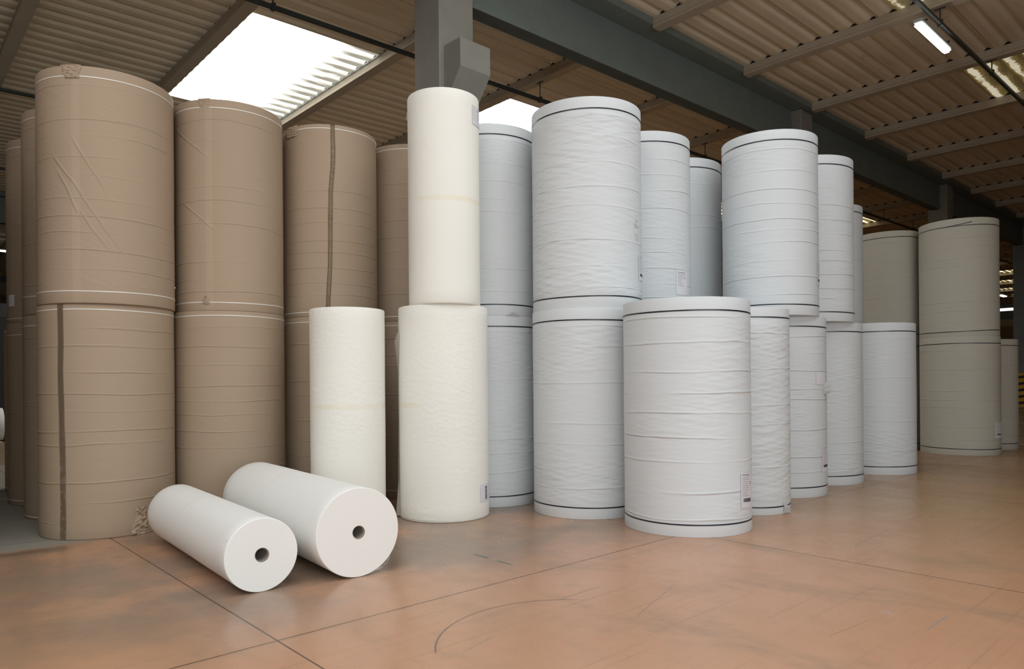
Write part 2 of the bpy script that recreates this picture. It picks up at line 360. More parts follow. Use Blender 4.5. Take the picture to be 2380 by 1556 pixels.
def wall_mat():
    t = NT('hall_wall'); P = t.n('ShaderNodeTexCoord').outputs['Object']
    z = t.n('ShaderNodeSeparateXYZ', {0: P}).outputs[2]; n = t.noise(P, 0.8, 4)
    c = t.mix(n, (0.19, 0.12, 0.075), (0.25, 0.165, 0.105))
    c = t.mix(t.ramp(z, 7.0, 7.1), c, (0.40, 0.32, 0.22)); c = t.mix(t.ramp(z, 7.75, 7.85), c, (0.13, 0.16, 0.17))
    return t.fin(c, 0.8)
M['wall'] = wall_mat()
M['frame'] = plain('door_frame_steel', (0.2, 0.21, 0.21), 0.5)

# ------------------------------------------------------------------ hall shell
X0, X1 = -10.0, 92.0
Y0, Y1 = -7.0, 53.0
def zp(x): return 8.25 + 0.0138 * (x - 10.95)        # roof plane: purlin tops
bm = bmesh.new(); box(bm, X0 - 0.3, X1 + 0.3, Y0 - 0.3, Y1 + 0.3, -0.25, 0.0)
struct(from_bm('floor', bm, M['floor']))

bm = bmesh.new(); box(bm, X0 - 0.25, X0, Y0, -2.0, 0, 8.3); box(bm, X0 - 0.25, X0, 3.0, Y1, 0, 8.3); box(bm, X0 - 0.25, X0, -2.0, 3.0, 4.8, 8.3)
struct(from_bm('wall_back', bm, M['wall']))
bm = bmesh.new(); box(bm, X0, -6.6, Y0 - 0.25, Y0, 0, 8.4); box(bm, 7.0, X1, Y0 - 0.25, Y0, 0, 9.7); box(bm, -6.6, 7.0, Y0 - 0.25, Y0, 5.3, 8.4)
struct(from_bm('wall_right', bm, M['wall']))
bm = bmesh.new(); box(bm, X0, X1, Y1, Y1 + 0.25, 0, 8.25); box(bm, X0, X1, Y1, Y1 + 0.25, 8.62, 9.6)
struct(from_bm('wall_left', bm, M['wall']))
bm = bmesh.new(); box(bm, X1, X1 + 0.25, Y0, Y1, 0, 8.72); box(bm, X1, X1 + 0.25, Y0, Y1, 9.02, 9.7)
struct(from_bm('wall_far', bm, M['wall']))
bm = bmesh.new(); box(bm, X0, X1, Y1 + 0.05, Y1 + 0.1, 8.25, 8.62); struct(from_bm('window_1', bm, M['glass']))
bm = bmesh.new(); box(bm, X1 + 0.05, X1 + 0.1, Y0, Y1, 8.72, 9.02); struct(from_bm('window_2', bm, M['glass']))
bm = bmesh.new()
for a, b in ((-6.7, -6.6), (7.0, 7.1)): box(bm, a, b, Y0 - 0.02, Y0 + 0.06, 0, 5.4)
box(bm, -6.7, 7.1, Y0 - 0.02, Y0 + 0.06, 5.3, 5.42)
struct(from_bm('door_1', bm, M['frame']))

# purlin lines
PUR = [-7.3, -4.2, -1.05, 2.02, 4.86, 7.87]
x = 10.95
while x < X1 - 1: PUR.append(round(x, 3)); x += 3.27
PW, PH = 0.17, 0.20
BAYS = [(Y0, 8.0), (9.07, 29.7), (30.8, Y1)]      # purlin runs between the longitudinal beams
for bi, (ya, yb) in enumerate(BAYS):
    for px in PUR:
        if px < (7 if bi == 0 else 0): continue
        if bi == 2 and px > 30: continue
        bm = bmesh.new()
        z = zp(px)
        prof = [(0, 0), (PW, 0), (PW, -PH + 0.03), (PW + 0.03, -PH + 0.03), (PW + 0.03, -PH), (-0.02, -PH), (-0.02, -PH + 0.05), (0, -PH + 0.07)]
        ra = [bm.verts.new((px + a, ya, z + b)) for a, b in prof]; rb = [bm.verts.new((px + a, yb, z + b)) for a, b in prof]
        for i in range(len(prof)): bm.faces.new((ra[i], ra[(i + 1) % len(prof)], rb[(i + 1) % len(prof)], rb[i]))
        bm.faces.new(ra[::-1]); bm.faces.new(rb)
        pu = struct(from_bm('purlin', bm, M['purlin']))
        bm = bmesh.new(); box(bm, px + 0.03, px + 0.06, ya, yb, z - 0.01, z + 0.068)  # added black strip: stops skylight glow and paints the ridge gaps dark
        from_bm('gap_blocker', bm, M['gap'], pu)
        if bi == 1 and px == 7.87:
            bm = bmesh.new(); sloped(bm, px - 0.022, px - 0.002, 12.55, 22.0, zp, -0.035, -0.005)
            from_bm('flashing', bm, M['flashing'], pu)

# corrugated roof: rounded ridges along X, wide flat pans between
PER = 0.355
def wave(y):
    f = (y / PER) % 1.0
    k = min(1.0, max(0.0, (abs(f - 0.5) * 2 - 0.50) / 0.42))    # 0 on the pan, 1 on the ridge
    return 0.060 * k * k * (3 - 2 * k)
def sheet_faces(bm, x0, x1, y0, y1, lift=0.0, nseg=8):
    n = max(1, round((y1 - y0) / PER * nseg)); prev = None
    for i in range(n + 1):
        y = y0 + (y1 - y0) * i / n; h = wave(y) + 0.003 + lift
        cur = (bm.verts.new((x0, y, zp(x0) + h)), bm.verts.new((x1, y, zp(x1) + h)))
        if prev: bm.faces.new((prev[0], cur[0], cur[1], prev[1]))
        prev = cur
SKY_L = (12.6, 17.5); SKY_R = (0.9, 4.95)
bays = [(X0, PUR[0])] + [(PUR[i], PUR[i + 1]) for i in range(len(PUR) - 1)] + [(PUR[-1], X1)]
bm = bmesh.new(); skies = []
for i, (a, b) in enumerate(bays):
    k = None
    if b <= 7.9 and a > -9 and a != 2.02:        # roof lights added out of view above the camera to give top light
        skies.append((a, b, (-3.6, 4.95), 'added_toplight')); 
    if a == 4.86: k = 'near'
    elif a == 10.95: k = 'near2'
    elif a > 11 and (round((a - 10.95) / 3.27) % 2 == 0): k = 'far'
    cuts = []
    if k:
        cuts.append(SKY_L); skies.append((a, b, SKY_L, {'near': 'skylight', 'near2': 'skylight_next'}[k] if k.startswith('near') else 'skylight_far'))
        if a > 10 and a < 30: cuts.append(SKY_R); skies.append((a, b, SKY_R, 'skylight_dirty'))
    if b <= 7.9 and a > -9 and a != 2.02: cuts.append((-3.6, 4.95))
    y = Y0 - 0.3
    for c0, c1 in sorted(cuts):
        sheet_faces(bm, a, b, y, c0); sheet_faces(bm, a, a + PW + 0.01, c0, c1); y = c1
    sheet_faces(bm, a, b, y, Y1 + 0.3, nseg=8)
ce = struct(from_bm('ceiling', bm, M['sheet'], smooth=False))
for i, (a, b, (c0, c1), mk) in enumerate(skies):
    bm = bmesh.new(); sheet_faces(bm, a + PW + 0.01, b, c0, c1, 0.0)
    struct(from_bm('window_%d' % (i + 3), bm, M[mk]))

# longitudinal beams and columns
COLX = [-5.0, 6.11, 17.27, 28.45, 40.1, 51.6, 63.0, 74.5, 86.0]
def girder(yoff, cols, name='roof_beam'):
    for i in range(len(cols) - 1):
        a, b = cols[i] + 0.63, cols[i + 1] - 0.01
        bm = bmesh.new()
        sloped(bm, a, b, yoff + 8.42, yoff + 8.68, zp, -1.0, -0.135)          # web box
        sloped(bm, a, b, yoff + 8.405, yoff + 8.695, zp, -1.0, -0.855)        # thicker bottom strip
        o = struct(from_bm(name, bm, M['beam']))
        bm = bmesh.new(); sloped(bm, cols[i], cols[i + 1] - 0.012, yoff + 8.0, yoff + 9.07, zp, -0.135, 0.0)
        from_bm('top_flange', bm, M['beam'], o)
def column(x, yoff, mat):
    bm = bmesh.new(); box(bm, x, x + 0.63, yoff + 8.18, yoff + 8.81, 0, zp(x) - 0.14)
    bevel(bm, 0.015)
    return struct(from_bm('column', bm, mat))
girder(0.0, COLX)
for cx in COLX:
    if cx < 0: continue
    c = column(cx, 0.0, M['column'] if cx < 30 else M['column_far'])
    if cx == 6.11:
        bm = bmesh.new()
        xa, xb = cx + 0.075, cx + 0.625
        hexa(bm, [(xa, 8.18, 5.42), (xb, 8.18, 5.42), (xb, 8.20, 5.42), (xa, 8.20, 5.42), (xa, 7.80, 5.89), (xb, 7.80, 5.89), (xb, 8.20, 5.89), (xa, 8.20, 5.89)])
        bm.faces.ensure_lookup_table()
        box(bm, xa, xb, 7.80, 8.20, 5.89, 6.29)
        from_bm('corbel', bm, M['column'], c)
    if cx == 40.1:
        t = NT('hazard_stripes'); P = t.n('ShaderNodeTexCoord').outputs['Object']; sp = t.n('ShaderNodeSeparateXYZ', {0: P})
        f = t.math('FRACT', t.math('MULTIPLY', t.math('ADD', sp.outputs[2], t.math('MULTIPLY', sp.outputs[1], 0.12)), 3.3))
        hz = t.fin(t.mix(t.math('GREATER_THAN', f, 0.42), (0.015, 0.015, 0.018), (0.80, 0.50, 0.04)), 0.5)
        bm = bmesh.new(); box(bm, cx - 0.03, cx - 0.002, 8.25, 8.81, 0.04, 1.66); from_bm('hazard_board', bm, hz, c)
for yo in (21.8,):
    girder(yo, [-5.0, 6.11, 17.27, 28.45, 40.1])
    for cx in (-5.0, 6.11, 17.27, 28.45): column(cx, yo, M['column_far'])

# cable trays hung under the purlins
def tray(y, z0, x0, x1, label, group='cable trays under the roof', sides=0.035):
    zf = lambda x: z0 + 0.0138 * (x - 7)
    r = empty('cable_tray', (x0, y, zf(x0)), label, 'cable tray', group)
    inv = Matrix.Translation(-Vector(r.location))
    bm = bmesh.new(); sloped(bm, x0, x1, y - sides, y + sides, zf, -0.03, 0.03); bm.transform(inv)
    from_bm('channel', bm, M['tray'], r)
    for px in PUR:
        if x0 + 0.2 < px < min(x1, 45):
            xx = px + 0.08
            bm = bmesh.new(); tube(bm, (xx, y, zf(xx) + 0.02), (xx, y, zp(px) - PH), 0.012, 6)
            tube(bm, (xx, y - 0.09, zp(px) - PH - 0.012), (xx, y + 0.09, zp(px) - PH - 0.012), 0.012, 6)
            box(bm, xx - 0.03, xx + 0.03, y - sides - 0.012, y + sides + 0.012, zf(xx) - 0.045, zf(xx) + 0.06)
            bm.transform(inv); from_bm('hanger', bm, M['tray'], r)
    return r
tray(11.10, 7.6, 2.5, 75, 'dark cable tray crossing in front of the bright skylight beside the column')
tray(18.20, 7.75, 0.0, 30, 'short visible dark cable tray under the roof at the upper left edge')
tray(24.85, 7.75, 0.0, 30, 'faint dark cable tray under the far left roof, lowest of the left trays')
tray(4.20, 7.72, 10.0, 75, 'dark cable tray carrying the lit fluorescent lamp at upper right', sides=0.03)

def lamp(x, y, z, label, L=1.6, wd=0.15, on=True, hang=0.0):
    r = empty('ceiling_light', (x, y, z), label, 'ceiling light', None)
    bm = bmesh.new(); box(bm, 0, L, -wd / 2, wd / 2, 0.02, 0.085); bevel(bm, 0.012); from_bm('housing', bm, M['flashing'], r)
    bm = bmesh.new(); box(bm, 0.015, L - 0.015, -wd / 2 + 0.004, wd / 2 - 0.004, -0.045, 0.025); bevel(bm, 0.03, 3)
    from_bm('diffuser', bm, M['lamp'], r, smooth=False)
    for k in (0.2, L - 0.2):
        bm = bmesh.new()
        if hang: tube(bm, (k, 0, 0.08), (k, 0, hang), 0.012, 6)
        else: box(bm, k - 0.02, k + 0.02, -wd / 2 - 0.02, 0.1, 0.085, 0.11)
        from_bm('bracket', bm, M['tray'], r)
    return r
lamp(13.55, 4.33, 7.62, 'lit fluorescent strip lamp hanging from the cable tray at upper right')
lamp(4.1, 39.0, 7.55, 'tiny lit lamp far away at the left edge beneath the roof', hang=0.55)
lamp(66.5, 15.5, 8.0, 'small lit lamp far away between the right-hand rolls and the end column', 1.6, 0.3, hang=0.9)

# ------------------------------------------------------------------ paper rolls
H = 2.22
def rdisp(seed, amp):
    def f(th, z):
        return amp * noise.noise(Vector((math.cos(th) * 1.3 + seed * 3.1, math.sin(th) * 1.3, z * 1.6 + seed)))
    return f
def surf(R, th, z): return (R * math.sin(th), -R * math.cos(th), z)   # theta 0 faces the viewer side (-Y)

def roll_body(name, R, L, mat, parent, dz, core=0.0, bev=0.007, seg=144, nz=18):
    bm = bmesh.new(); uvl = bm.loops.layers.uv.new('UVMap')
    rows = [(-bev, 0.0), (-bev * 0.3, bev * 0.3), (0, bev)] + [(0, bev + (L - 2 * bev) * i / nz) for i in range(1, nz)] + [(0, L - bev), (-bev * 0.3, L - bev * 0.3), (-bev, L)]
    grid = []
    for dr, z in rows:
        grid.append([bm.verts.new(surf(R + dr + dz(2 * math.pi * i / seg, z), -math.pi + 2 * math.pi * i / seg, z)) for i in range(seg)])
    for j in range(len(rows) - 1):
        for i in range(seg):
            k = (i + 1) % seg
            f = bm.faces.new((grid[j][i], grid[j][k], grid[j + 1][k], grid[j + 1][i])); f.smooth = True
            us = [(-math.pi + 2 * math.pi * i / seg) * R, (-math.pi + 2 * math.pi * (i + 1) / seg) * R]
            for lp, (uu, zz) in zip(f.loops, ((us[0], rows[j][1]), (us[1], rows[j][1]), (us[1], rows[j + 1][1]), (us[0], rows[j + 1][1]))):
                lp[uvl].uv = (uu, zz)
    for ring, z in ((grid[0], 0.0), (grid[-1], L)):
        if core:
            inner = [bm.verts.new(surf(core, -math.pi + 2 * math.pi * i / seg, z)) for i in range(seg)]
            for i in range(seg):
                k = (i + 1) % seg; f = bm.faces.new((ring[i], ring[k], inner[k], inner[i]))
                for lp in f.loops: lp[uvl].uv = (lp.vert.co.x, 0.3)
        else:
            f = bm.faces.new(ring)
            for lp in f.loops: lp[uvl].uv = (lp.vert.co.x, 0.3)
    return from_bm(name, bm, mat, parent)

def strap(R, z, mat, parent, dz, wd=0.013, tilt=0.0, ph=0.0, tail=None):
    """flat band pulled round the roll, with an overlapped end standing slightly off"""
    bm = bmesh.new(); n = 144; rings = []
    for i in range(n):
        th = -math.pi + 2 * math.pi * i / n
        zz = z + tilt * math.sin(th + ph) + 0.002 * math.sin(3 * th + ph * 2)
        d = dz(th + math.pi, zz)
        rings.append([bm.verts.new(surf(R + d + a, th, zz + b)) for a, b in ((0.0003, -wd / 2), (0.003, -wd / 2), (0.003, wd / 2), (0.0003, wd / 2))])
    for i in range(n):
        k = (i + 1) % n
        for a in range(4):
            bm.faces.new((rings[i][a], rings[i][(a + 1) % 4], rings[k][(a + 1) % 4], rings[k][a]))
    if tail:       # (theta start, theta end, rise)
        t0, t1, rise = tail; pr = None
        for i in range(13):
            th = t0 + (t1 - t0) * i / 12; zz = z + tilt * math.sin(th + ph) + rise * (i / 12) ** 1.5
            cur = [bm.verts.new(surf(R + dz(th + math.pi, zz) + a, th, zz + b)) for a, b in ((0.003, -wd * .55), (0.006, -wd * .55), (0.006, wd * .55), (0.003, wd * .55))]
            if pr:
                for a in range(4): bm.faces.new((pr[a], pr[(a + 1) % 4], cur[(a + 1) % 4], cur[a]))
            else: bm.faces.new(cur[::-1])
            pr = cur
        bm.faces.new(pr)
    return from_bm('strap', bm, mat, parent, smooth=False)

def patch(name, R, th0, th1, z0, z1, mat, parent, off=0.002, nt=8, nz=6, shape=None, bulge=None, thick=0.0015):
    """thin curved piece lying on the roll; th in degrees"""
    bm = bmesh.new(); uvl = bm.loops.layers.uv.new('UVMap'); lay = []
    for o2 in (off, off + thick):
        g = []
        for j in range(nz + 1):
            v = j / nz; row = []
            for i in range(nt + 1):
                u = i / nt; a, b, zz = th0, th1, z0 + (z1 - z0) * v
                if shape: a, b, zz = shape(u, v, th0, th1, zz)
                th = math.radians(a + (b - a) * u)
                e = bulge(u, v) if bulge else 0.0
                row.append(bm.verts.new(surf(R + o2 + e, th, zz)))
            g.append(row)
        lay.append(g)
    def face(vs, uvs=None):
        f = bm.faces.new(vs)
        for lp, q in zip(f.loops, uvs or [(0, 0)] * 4): lp[uvl].uv = q
    W = math.radians(th1 - th0) * R
    for s, g in enumerate(lay):
        for j in range(nz):
            for i in range(nt):
                q = [(W * i / nt, z0 + (z1 - z0) * j / nz), (W * (i + 1) / nt, z0 + (z1 - z0) * j / nz), (W * (i + 1) / nt, z0 + (z1 - z0) * (j + 1) / nz), (W * i / nt, z0 + (z1 - z0) * (j + 1) / nz)]
                face((g[j][i], g[j][i + 1], g[j + 1][i + 1], g[j + 1][i]), q)
    A, B = lay
    for i in range(nt):
        face((A[0][i], A[0][i + 1], B[0][i + 1], B[0][i])); face((A[nz][i], A[nz][i + 1], B[nz][i + 1], B[nz][i]))
    for j in range(nz):
        face((A[j][0], A[j + 1][0], B[j + 1][0], B[j][0])); face((A[j][nt], A[j + 1][nt], B[j + 1][nt], B[j][nt]))
    return from_bm(name, bm, mat, parent, smooth=False)

def label(R, t0, t1, z0, z1, parent, style='sheet', off=0.004, tiltd=0.0):
    """paper sticker with printed lines and a bar code as its own pieces; t in degrees, z in metres"""
    sh = (lambda u, v, a, b, zz: (a, b, zz - tiltd * (u - .5)))
    lb = patch('label', R, t0, t1, z0, z1, M['label'], parent, off, 8, 4, shape=sh if tiltd else None, thick=0.0008)
    W, Hh = t1 - t0, z1 - z0; o = off + 0.001
    def T(u): return t0 + W * u
    def Z(v): return z0 + Hh * v
    def bars(name, rects, mat):
        bm = bmesh.new()
        for u0, u1, v0, v1 in rects:
            k = max(1, int(abs(u1 - u0) * W / 4) + 1); prev = None
            for i in range(k + 1):
                u = u0 + (u1 - u0) * i / k; th = math.radians(T(u)); tz = -tiltd * (u - .5)
                cur = [bm.verts.new(surf(R + a, th, Z(v) + tz)) for a, v in ((o, v0), (o + .0004, v0), (o + .0004, v1), (o, v1))]
                if prev:
                    for a in range(4): bm.faces.new((prev[a], prev[(a + 1) % 4], cur[(a + 1) % 4], cur[a]))
                else: bm.faces.new(cur[::-1])
                prev = cur
            bm.faces.new(prev)
        return from_bm(name, bm, mat, lb)
    rs = random.Random(int(R * 1000 + t0 * 7))
    if style == 'sheet':       # heading, ten short lines, a letter F at the side, bar code below
        bars('heading', [(0.1, 0.68, .93, .955)], M['ink_grey'])
        rows = []
        for k in range(10):
            v = .86 - k * .058; rows.append((0.1, 0.1 + rs.choice((.35, .42, .5)), v, v + .022))
        bars('printed_lines', rows, M['ink_pale'])
        bars('printed_letter', [(.74, .77, .66, .75), (.77, .84, .735, .75), (.77, .82, .70, .712)], M['ink'])
        code = []; u = .16
        while u < .80:
            wv = rs.choice((.012, .02, .03)); code.append((u, min(.82, u + wv), .17, .28)); u += wv + rs.choice((.008, .014))
        bars('barcode', code, M['ink'])
    elif style == 'list':      # heading and nine lines only
        bars('heading', [(0.14, 0.78, .90, .925)], M['ink_grey'])
        ln = [.62, .58, .78, .72, .34, .3, .3, .42, .45, .5]
        bars('printed_lines', [(0.12, 0.12 + l, .84 - k * .055, .84 - k * .055 + .02) for k, l in enumerate(ln)], M['ink_pale'])
        bars('printed_letter', [(.78, .83, .13, .145)], M['ink_grey'])
    elif style == 'upright':   # bar code turned on its side with a mark beside it
        code = []; v = .12
        while v < .86:
            wv = rs.choice((.02, .035, .06)); code.append((.34, .50, v, min(.88, v + wv))); v += wv + rs.choice((.012, .03))
        bars('barcode', code, M['ink'])
        bars('printed_letter', [(.80, .88, .27, .33), (.84, .86, .22, .27)], M['ink'])
    elif style == 'faint':
        bars('printed_lines', [(.12, .15, .2, .95), (.32, .34, .25, .6), (.46, .48, .2, .6), (.62, .63, .3, .7)], M['ink_pale'])
        bars('printed_letter', [(.50, .56, .80, .88), (.56, .64, .78, .81)], M['ink'])
    return lb

ROLLS = {}
def roll(key, x, y, R, z, mat, text, group, L=H, seed=0, straps=None, smat=None, bev=0.004, amp=0.0025, tilt=0.0, spin=0.0, tails=None, sw=0.013):
    face = math.atan2(-y, -x) + math.pi / 2 + spin      # local -Y looks towards the aisle where the camera stands
    r = empty('paper_roll', (x, y, z), text, 'paper roll', group, face)
    dz = rdisp(seed + 1, amp)
    roll_body('wrapped_body', R, L, M[mat], r, dz, bev=bev)
    for i, s in enumerate(straps or []):
        zz = s if s > 0 else L + s
        strap(R, zz, M[smat], r, dz, sw, tilt=tilt if i % 2 == 0 else tilt * .3, ph=seed * 1.3, tail=(tails or {}).get(i))
    ROLLS[key] = (r, R, dz)
    return r
BG = 'stacked brown kraft paper rolls'
kb = dict(smat='strap_white', bev=0.010, sw=0.010)
B1b = roll('B1b', 1.84, 8.13, .608, 0, 'kraft', 'large brown roll on the floor at left with vertical tape strip and torn base', BG, straps=[-0.055], seed=1, tails={0: (-.58, -.62, 0)}, **kb)
B1t = roll('B1t', 1.84, 8.10, .610, H, 'kraft_diag', 'large brown paper roll stacked on top of the taped left roll, diagonal creases', BG, straps=[.115, -.10], seed=2, **kb)
B2b = roll('B2b', 3.035, 8.03, .582, 0, 'kraft', 'lower brown paper roll standing behind the two lying white rolls', BG, straps=[-0.05], seed=3, **kb)
B2t = roll('B2t', 3.05, 8.03, .566, H, 'kraft_fold', 'upper brown paper roll in front of the bright skylight, torn spot near its bottom', BG, straps=[.09, -.09], seed=4, **kb)
B3b = roll('B3b', 4.24, 7.93, .556, 0, 'kraft', 'lower brown paper roll mostly hidden behind the short slim cream roll', BG, straps=[-0.06], seed=5, **kb)
B3t = roll('B3t', 4.24, 7.93, .555, H, 'kraft', 'upper brown paper roll with a shiny vertical strip of packing tape', BG, straps=[.05, -.05], seed=6, **kb)
B4b = roll('B4b', 5.37, 7.86, .555, 0, 'kraft_rear', 'lower brown paper roll seen in the gap between two cream rolls', BG, straps=[-0.05, .10], seed=7, **kb)
B4t = roll('B4t', 5.37, 7.86, .553, H, 'kraft_rear', 'upper brown paper roll just left of the tall cream stack', BG, straps=[.06, -.065], seed=8, **kb)
roll('BL1b', 1.91, 9.40, .620, 0, 'kraft_rear', 'lower dark shaded brown roll directly behind the large left roll', BG, straps=[-0.12, .03], seed=9, **kb)
roll('BL1t', 1.91, 9.39, .620, H, 'kraft_rear', 'upper dark shaded brown roll directly behind the large left roll', BG, straps=[.20, -.10], seed=10, **kb)
roll('BL2b', 1.92, 10.66, .620, 0, 'kraft_rear', 'lower dark brown roll of the rear left stack near the picture edge', BG, straps=[-0.15, .06], seed=11, **kb)
BL2t = roll('BL2t', 1.92, 10.66, .620, H, 'kraft_rear', 'upper dark brown roll near the left picture edge with a small pale label', BG, straps=[.05, -.10], seed=12, **kb)
roll('BL3', 1.93, 11.93, .51, 0, 'kraft', 'single brown paper roll peeking out at the far left edge', BG, straps=[-0.02, .06], seed=13, **kb)

OG = 'unseen brown rolls added to shade the left stacks'
for k, (yy, sd) in enumerate(((9.0, 14), (10.3, 16), (7.65, 18))):  # out-of-view stacks, added to cast shade on the left-edge rolls
    for lv in (0, 1):
        roll('OFF%d%d' % (k, lv), -0.15, yy, .60, lv * H, 'kraft_rear', 'added brown paper roll out of view at left, shading the rear left rolls', OG, straps=[.08, -.08], seed=sd + lv, **kb)
WG = 'stacked white paper rolls with black straps'
kw = dict(smat='strap_black')
ST = [.125, -.125]
roll('W0b', 5.72, 6.68, .600, 0, 'white_crinkled', 'lower white roll standing right of the cream stack, set back in shade', WG, straps=ST, seed=21, **kw)
W0t = roll('W0t', 5.72, 6.68, .600, H, 'white_crinkled', 'upper white roll between the tall cream stack and the big creased roll', WG, straps=ST, seed=22, **kw)
roll('W1b', 6.035, 5.36, .610, 0, 'white_crinkled', 'lower white roll left of the front short white roll', WG, straps=ST, seed=23, tilt=.004, **kw)
W1t = roll('W1t', 6.06, 5.37, .612, H, 'white_creased', 'tallest looking white roll, strongly creased with a grey smudge on its right', WG, straps=ST, seed=24, tilt=.004, **kw)
roll('W2b', 7.36, 5.58, .600, 0, 'white_ridged', 'white roll hidden behind the front short roll, under the one with a list label', WG, straps=ST, seed=25, **kw)
W2t = roll('W2t', 7.36, 5.58, .600, H, 'white_ridged', 'upper white roll bearing a white list label above the front short roll', WG, straps=ST, seed=26, **kw)
roll('W3b', 8.57, 5.86, .590, 0, 'white_smooth', 'hidden white roll under the narrow looking recessed white roll', WG, straps=ST, seed=27, **kw)
roll('W3t', 8.57, 5.86, .590, H, 'white_smooth', 'recessed upper white roll seen as a narrow strip behind two larger ones', WG, straps=ST, seed=28, **kw)
W4b = roll('W4b', 8.76, 4.53, .620, 0, 'white_ridged', 'lower white roll with a small blank label and torn paper flap', WG, straps=ST, seed=29, **kw)
W4t = roll('W4t', 8.52, 4.46, .575, H, 'white_ridged', 'upper white roll right of the recessed one, set slightly narrower than its base', WG, straps=ST, seed=30, tilt=.004, **kw)
W5b = roll('W5b', 10.15, 4.63, .620, 0, 'white_crinkled', 'lower white roll left of the single short one at the back', WG, straps=ST, seed=31, **kw)
W5t = roll('W5t', 9.86, 4.60, .600, H, 'white_ridged', 'upper white roll right of the wide ridged pair, standing under the beam', WG, straps=ST, seed=32, **kw)
roll('W6b', 12.71, 5.59, .600, 0, 'white_smooth', 'hidden lower white roll behind the single short one at the back', WG, straps=ST, seed=33, **kw)
roll('W6t', 12.71, 5.59, .600, H, 'white_smooth', 'upper white roll showing only as a thin strip beside the beam', WG, straps=ST, seed=34, **kw)
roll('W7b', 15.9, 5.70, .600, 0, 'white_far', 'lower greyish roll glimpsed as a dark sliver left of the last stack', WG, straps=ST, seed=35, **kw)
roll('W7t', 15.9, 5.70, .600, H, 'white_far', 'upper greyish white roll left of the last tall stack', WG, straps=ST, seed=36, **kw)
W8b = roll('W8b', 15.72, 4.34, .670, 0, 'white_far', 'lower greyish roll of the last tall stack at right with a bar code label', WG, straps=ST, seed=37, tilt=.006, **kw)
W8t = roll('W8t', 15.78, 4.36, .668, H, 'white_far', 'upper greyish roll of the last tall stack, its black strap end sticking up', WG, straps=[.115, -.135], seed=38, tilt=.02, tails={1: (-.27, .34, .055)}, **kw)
SG = 'single short white paper rolls'
S1 = roll('S1', 6.10, 4.095, .619, 0, 'white_short', 'front single short white roll with ridged wrap and label low on its right', SG, straps=[.115, -.125], seed=41, tilt=.006, **kw)
S2 = roll('S2', 7.36, 4.19, .500, 0, 'white_narrow', 'narrow single white roll behind the front short one, torn at its foot', SG, straps=[.09, -.10], seed=42, tilt=.004, **kw)
S4 = roll('S4', 11.77, 4.45, .600, 0, 'white_crinkled', 'single short white roll standing between the ridged stacks and the greyish stack', SG, L=2.29, straps=[.125, -.13], seed=43, tails={1: (.43, .46, 0)}, **kw)
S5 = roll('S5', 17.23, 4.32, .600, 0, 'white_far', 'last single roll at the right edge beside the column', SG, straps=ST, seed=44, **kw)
CG = 'cream tissue rolls without straps'
C1 = roll('C1', 4.69, 6.26, .487, 0, 'cream_wide', 'wide cream tissue roll on the floor at centre, base of the cream stack', CG, L=2.26, seed=51, amp=.005, bev=.014)
C2 = roll('C2', 4.62, 6.13, .382, 2.26, 'cream', 'slim cream tissue roll standing on top of the wide cream roll by the column', CG, seed=52, amp=.003, bev=.016)
C3 = roll('C3', 3.77, 6.71, .387, 0, 'cream_bumpy', 'slim single cream tissue roll standing behind the lying rolls', CG, seed=53, amp=.004, bev=.014)

# details on the rolls
label(.619, 52, 76, .235, .565, S1, 'sheet', tiltd=.02)
label(.612, 66, 88, .33, .60, W1t, 'sheet', off=.005)
label(.600, 41.5, 63, 2.49 - H, 2.785 - H, W2t, 'list')
patch('label', .620, 49.8, 69.5, 1.386, 1.534, M['label'], W4b, .005, thick=.0008)
label(.620, 60.5, 82, .30, .61, W4b, 'sheet')
label(.575, 70, 88, .38, .66, W4t, 'sheet')
label(.670, 56, 80, .32, .62, W8b, 'sheet')
label(.620, -69, -57, .20, .34, BL2t, 'faint')
label(.487, 50, 84, .175, .36, C1, 'upright', off=.006)
label(.382, 52, 84, 1.90, 2.10, C2, 'faint', off=.005)
def rough_patch(name, R, t0, t1, z0, z1, mat, parent, seed, amp=.012, taper=0.35, off=.003, nt=16, nz=16):
    def sh(u, v, a, b, zz):
        k = taper * v; c = (a + b) / 2 + (b - a) * 0.15 * v
        n = (noise.noise(Vector((seed, v * 5, 0))) * 0.12) * (b - a)
        return c + (a - c) * (1 - k) + n, c + (b - c) * (1 - k) + n, zz
    def bu(u, v):
        e = abs(noise.noise(Vector((u * 1.6 + seed, v * 9 + 2 * u, seed)))) * amp * 1.5 + abs(noise.noise(Vector((u * 2.5 + seed, v * 21 - 2 * u, 3)))) * amp * .6
        return e * min(1, 6 * u * (1 - u) + .2)
    return patch(name, R, t0, t1, z0, z1, mat, parent, off, nt, nz, shape=sh, bulge=bu)
rough_patch('torn_wrapping', .608, 16.5, 33, .004, .27, M['torn'], B1b, 3.3, amp=.022, taper=.55)
rough_patch('torn_wrapping', .610, -34, -22, 2.10, 2.222, M['torn'], B1t, 5.3, amp=.014, taper=-.5)
rough_patch('torn_wrapping', .566, -30, -20, 2.13, 2.222, M['torn'], B2t, 8.1, amp=.012, taper=-.4)
rough_patch('torn_wrapping', .566, -30, -21, .075, .155, M['torn'], B2t, 2.7, amp=.014, taper=.8)
rough_patch('torn_wrapping', .555, -62, -42, 2.10, 2.222, M['torn'], B3t, 6.6, amp=.018, taper=-.3)
rough_patch('torn_wrapping', .600, 18, 36, .000, .035, plain('creased_white', (.60, .60, .59), .7), W0t, 1.9, amp=.012, taper=.6)
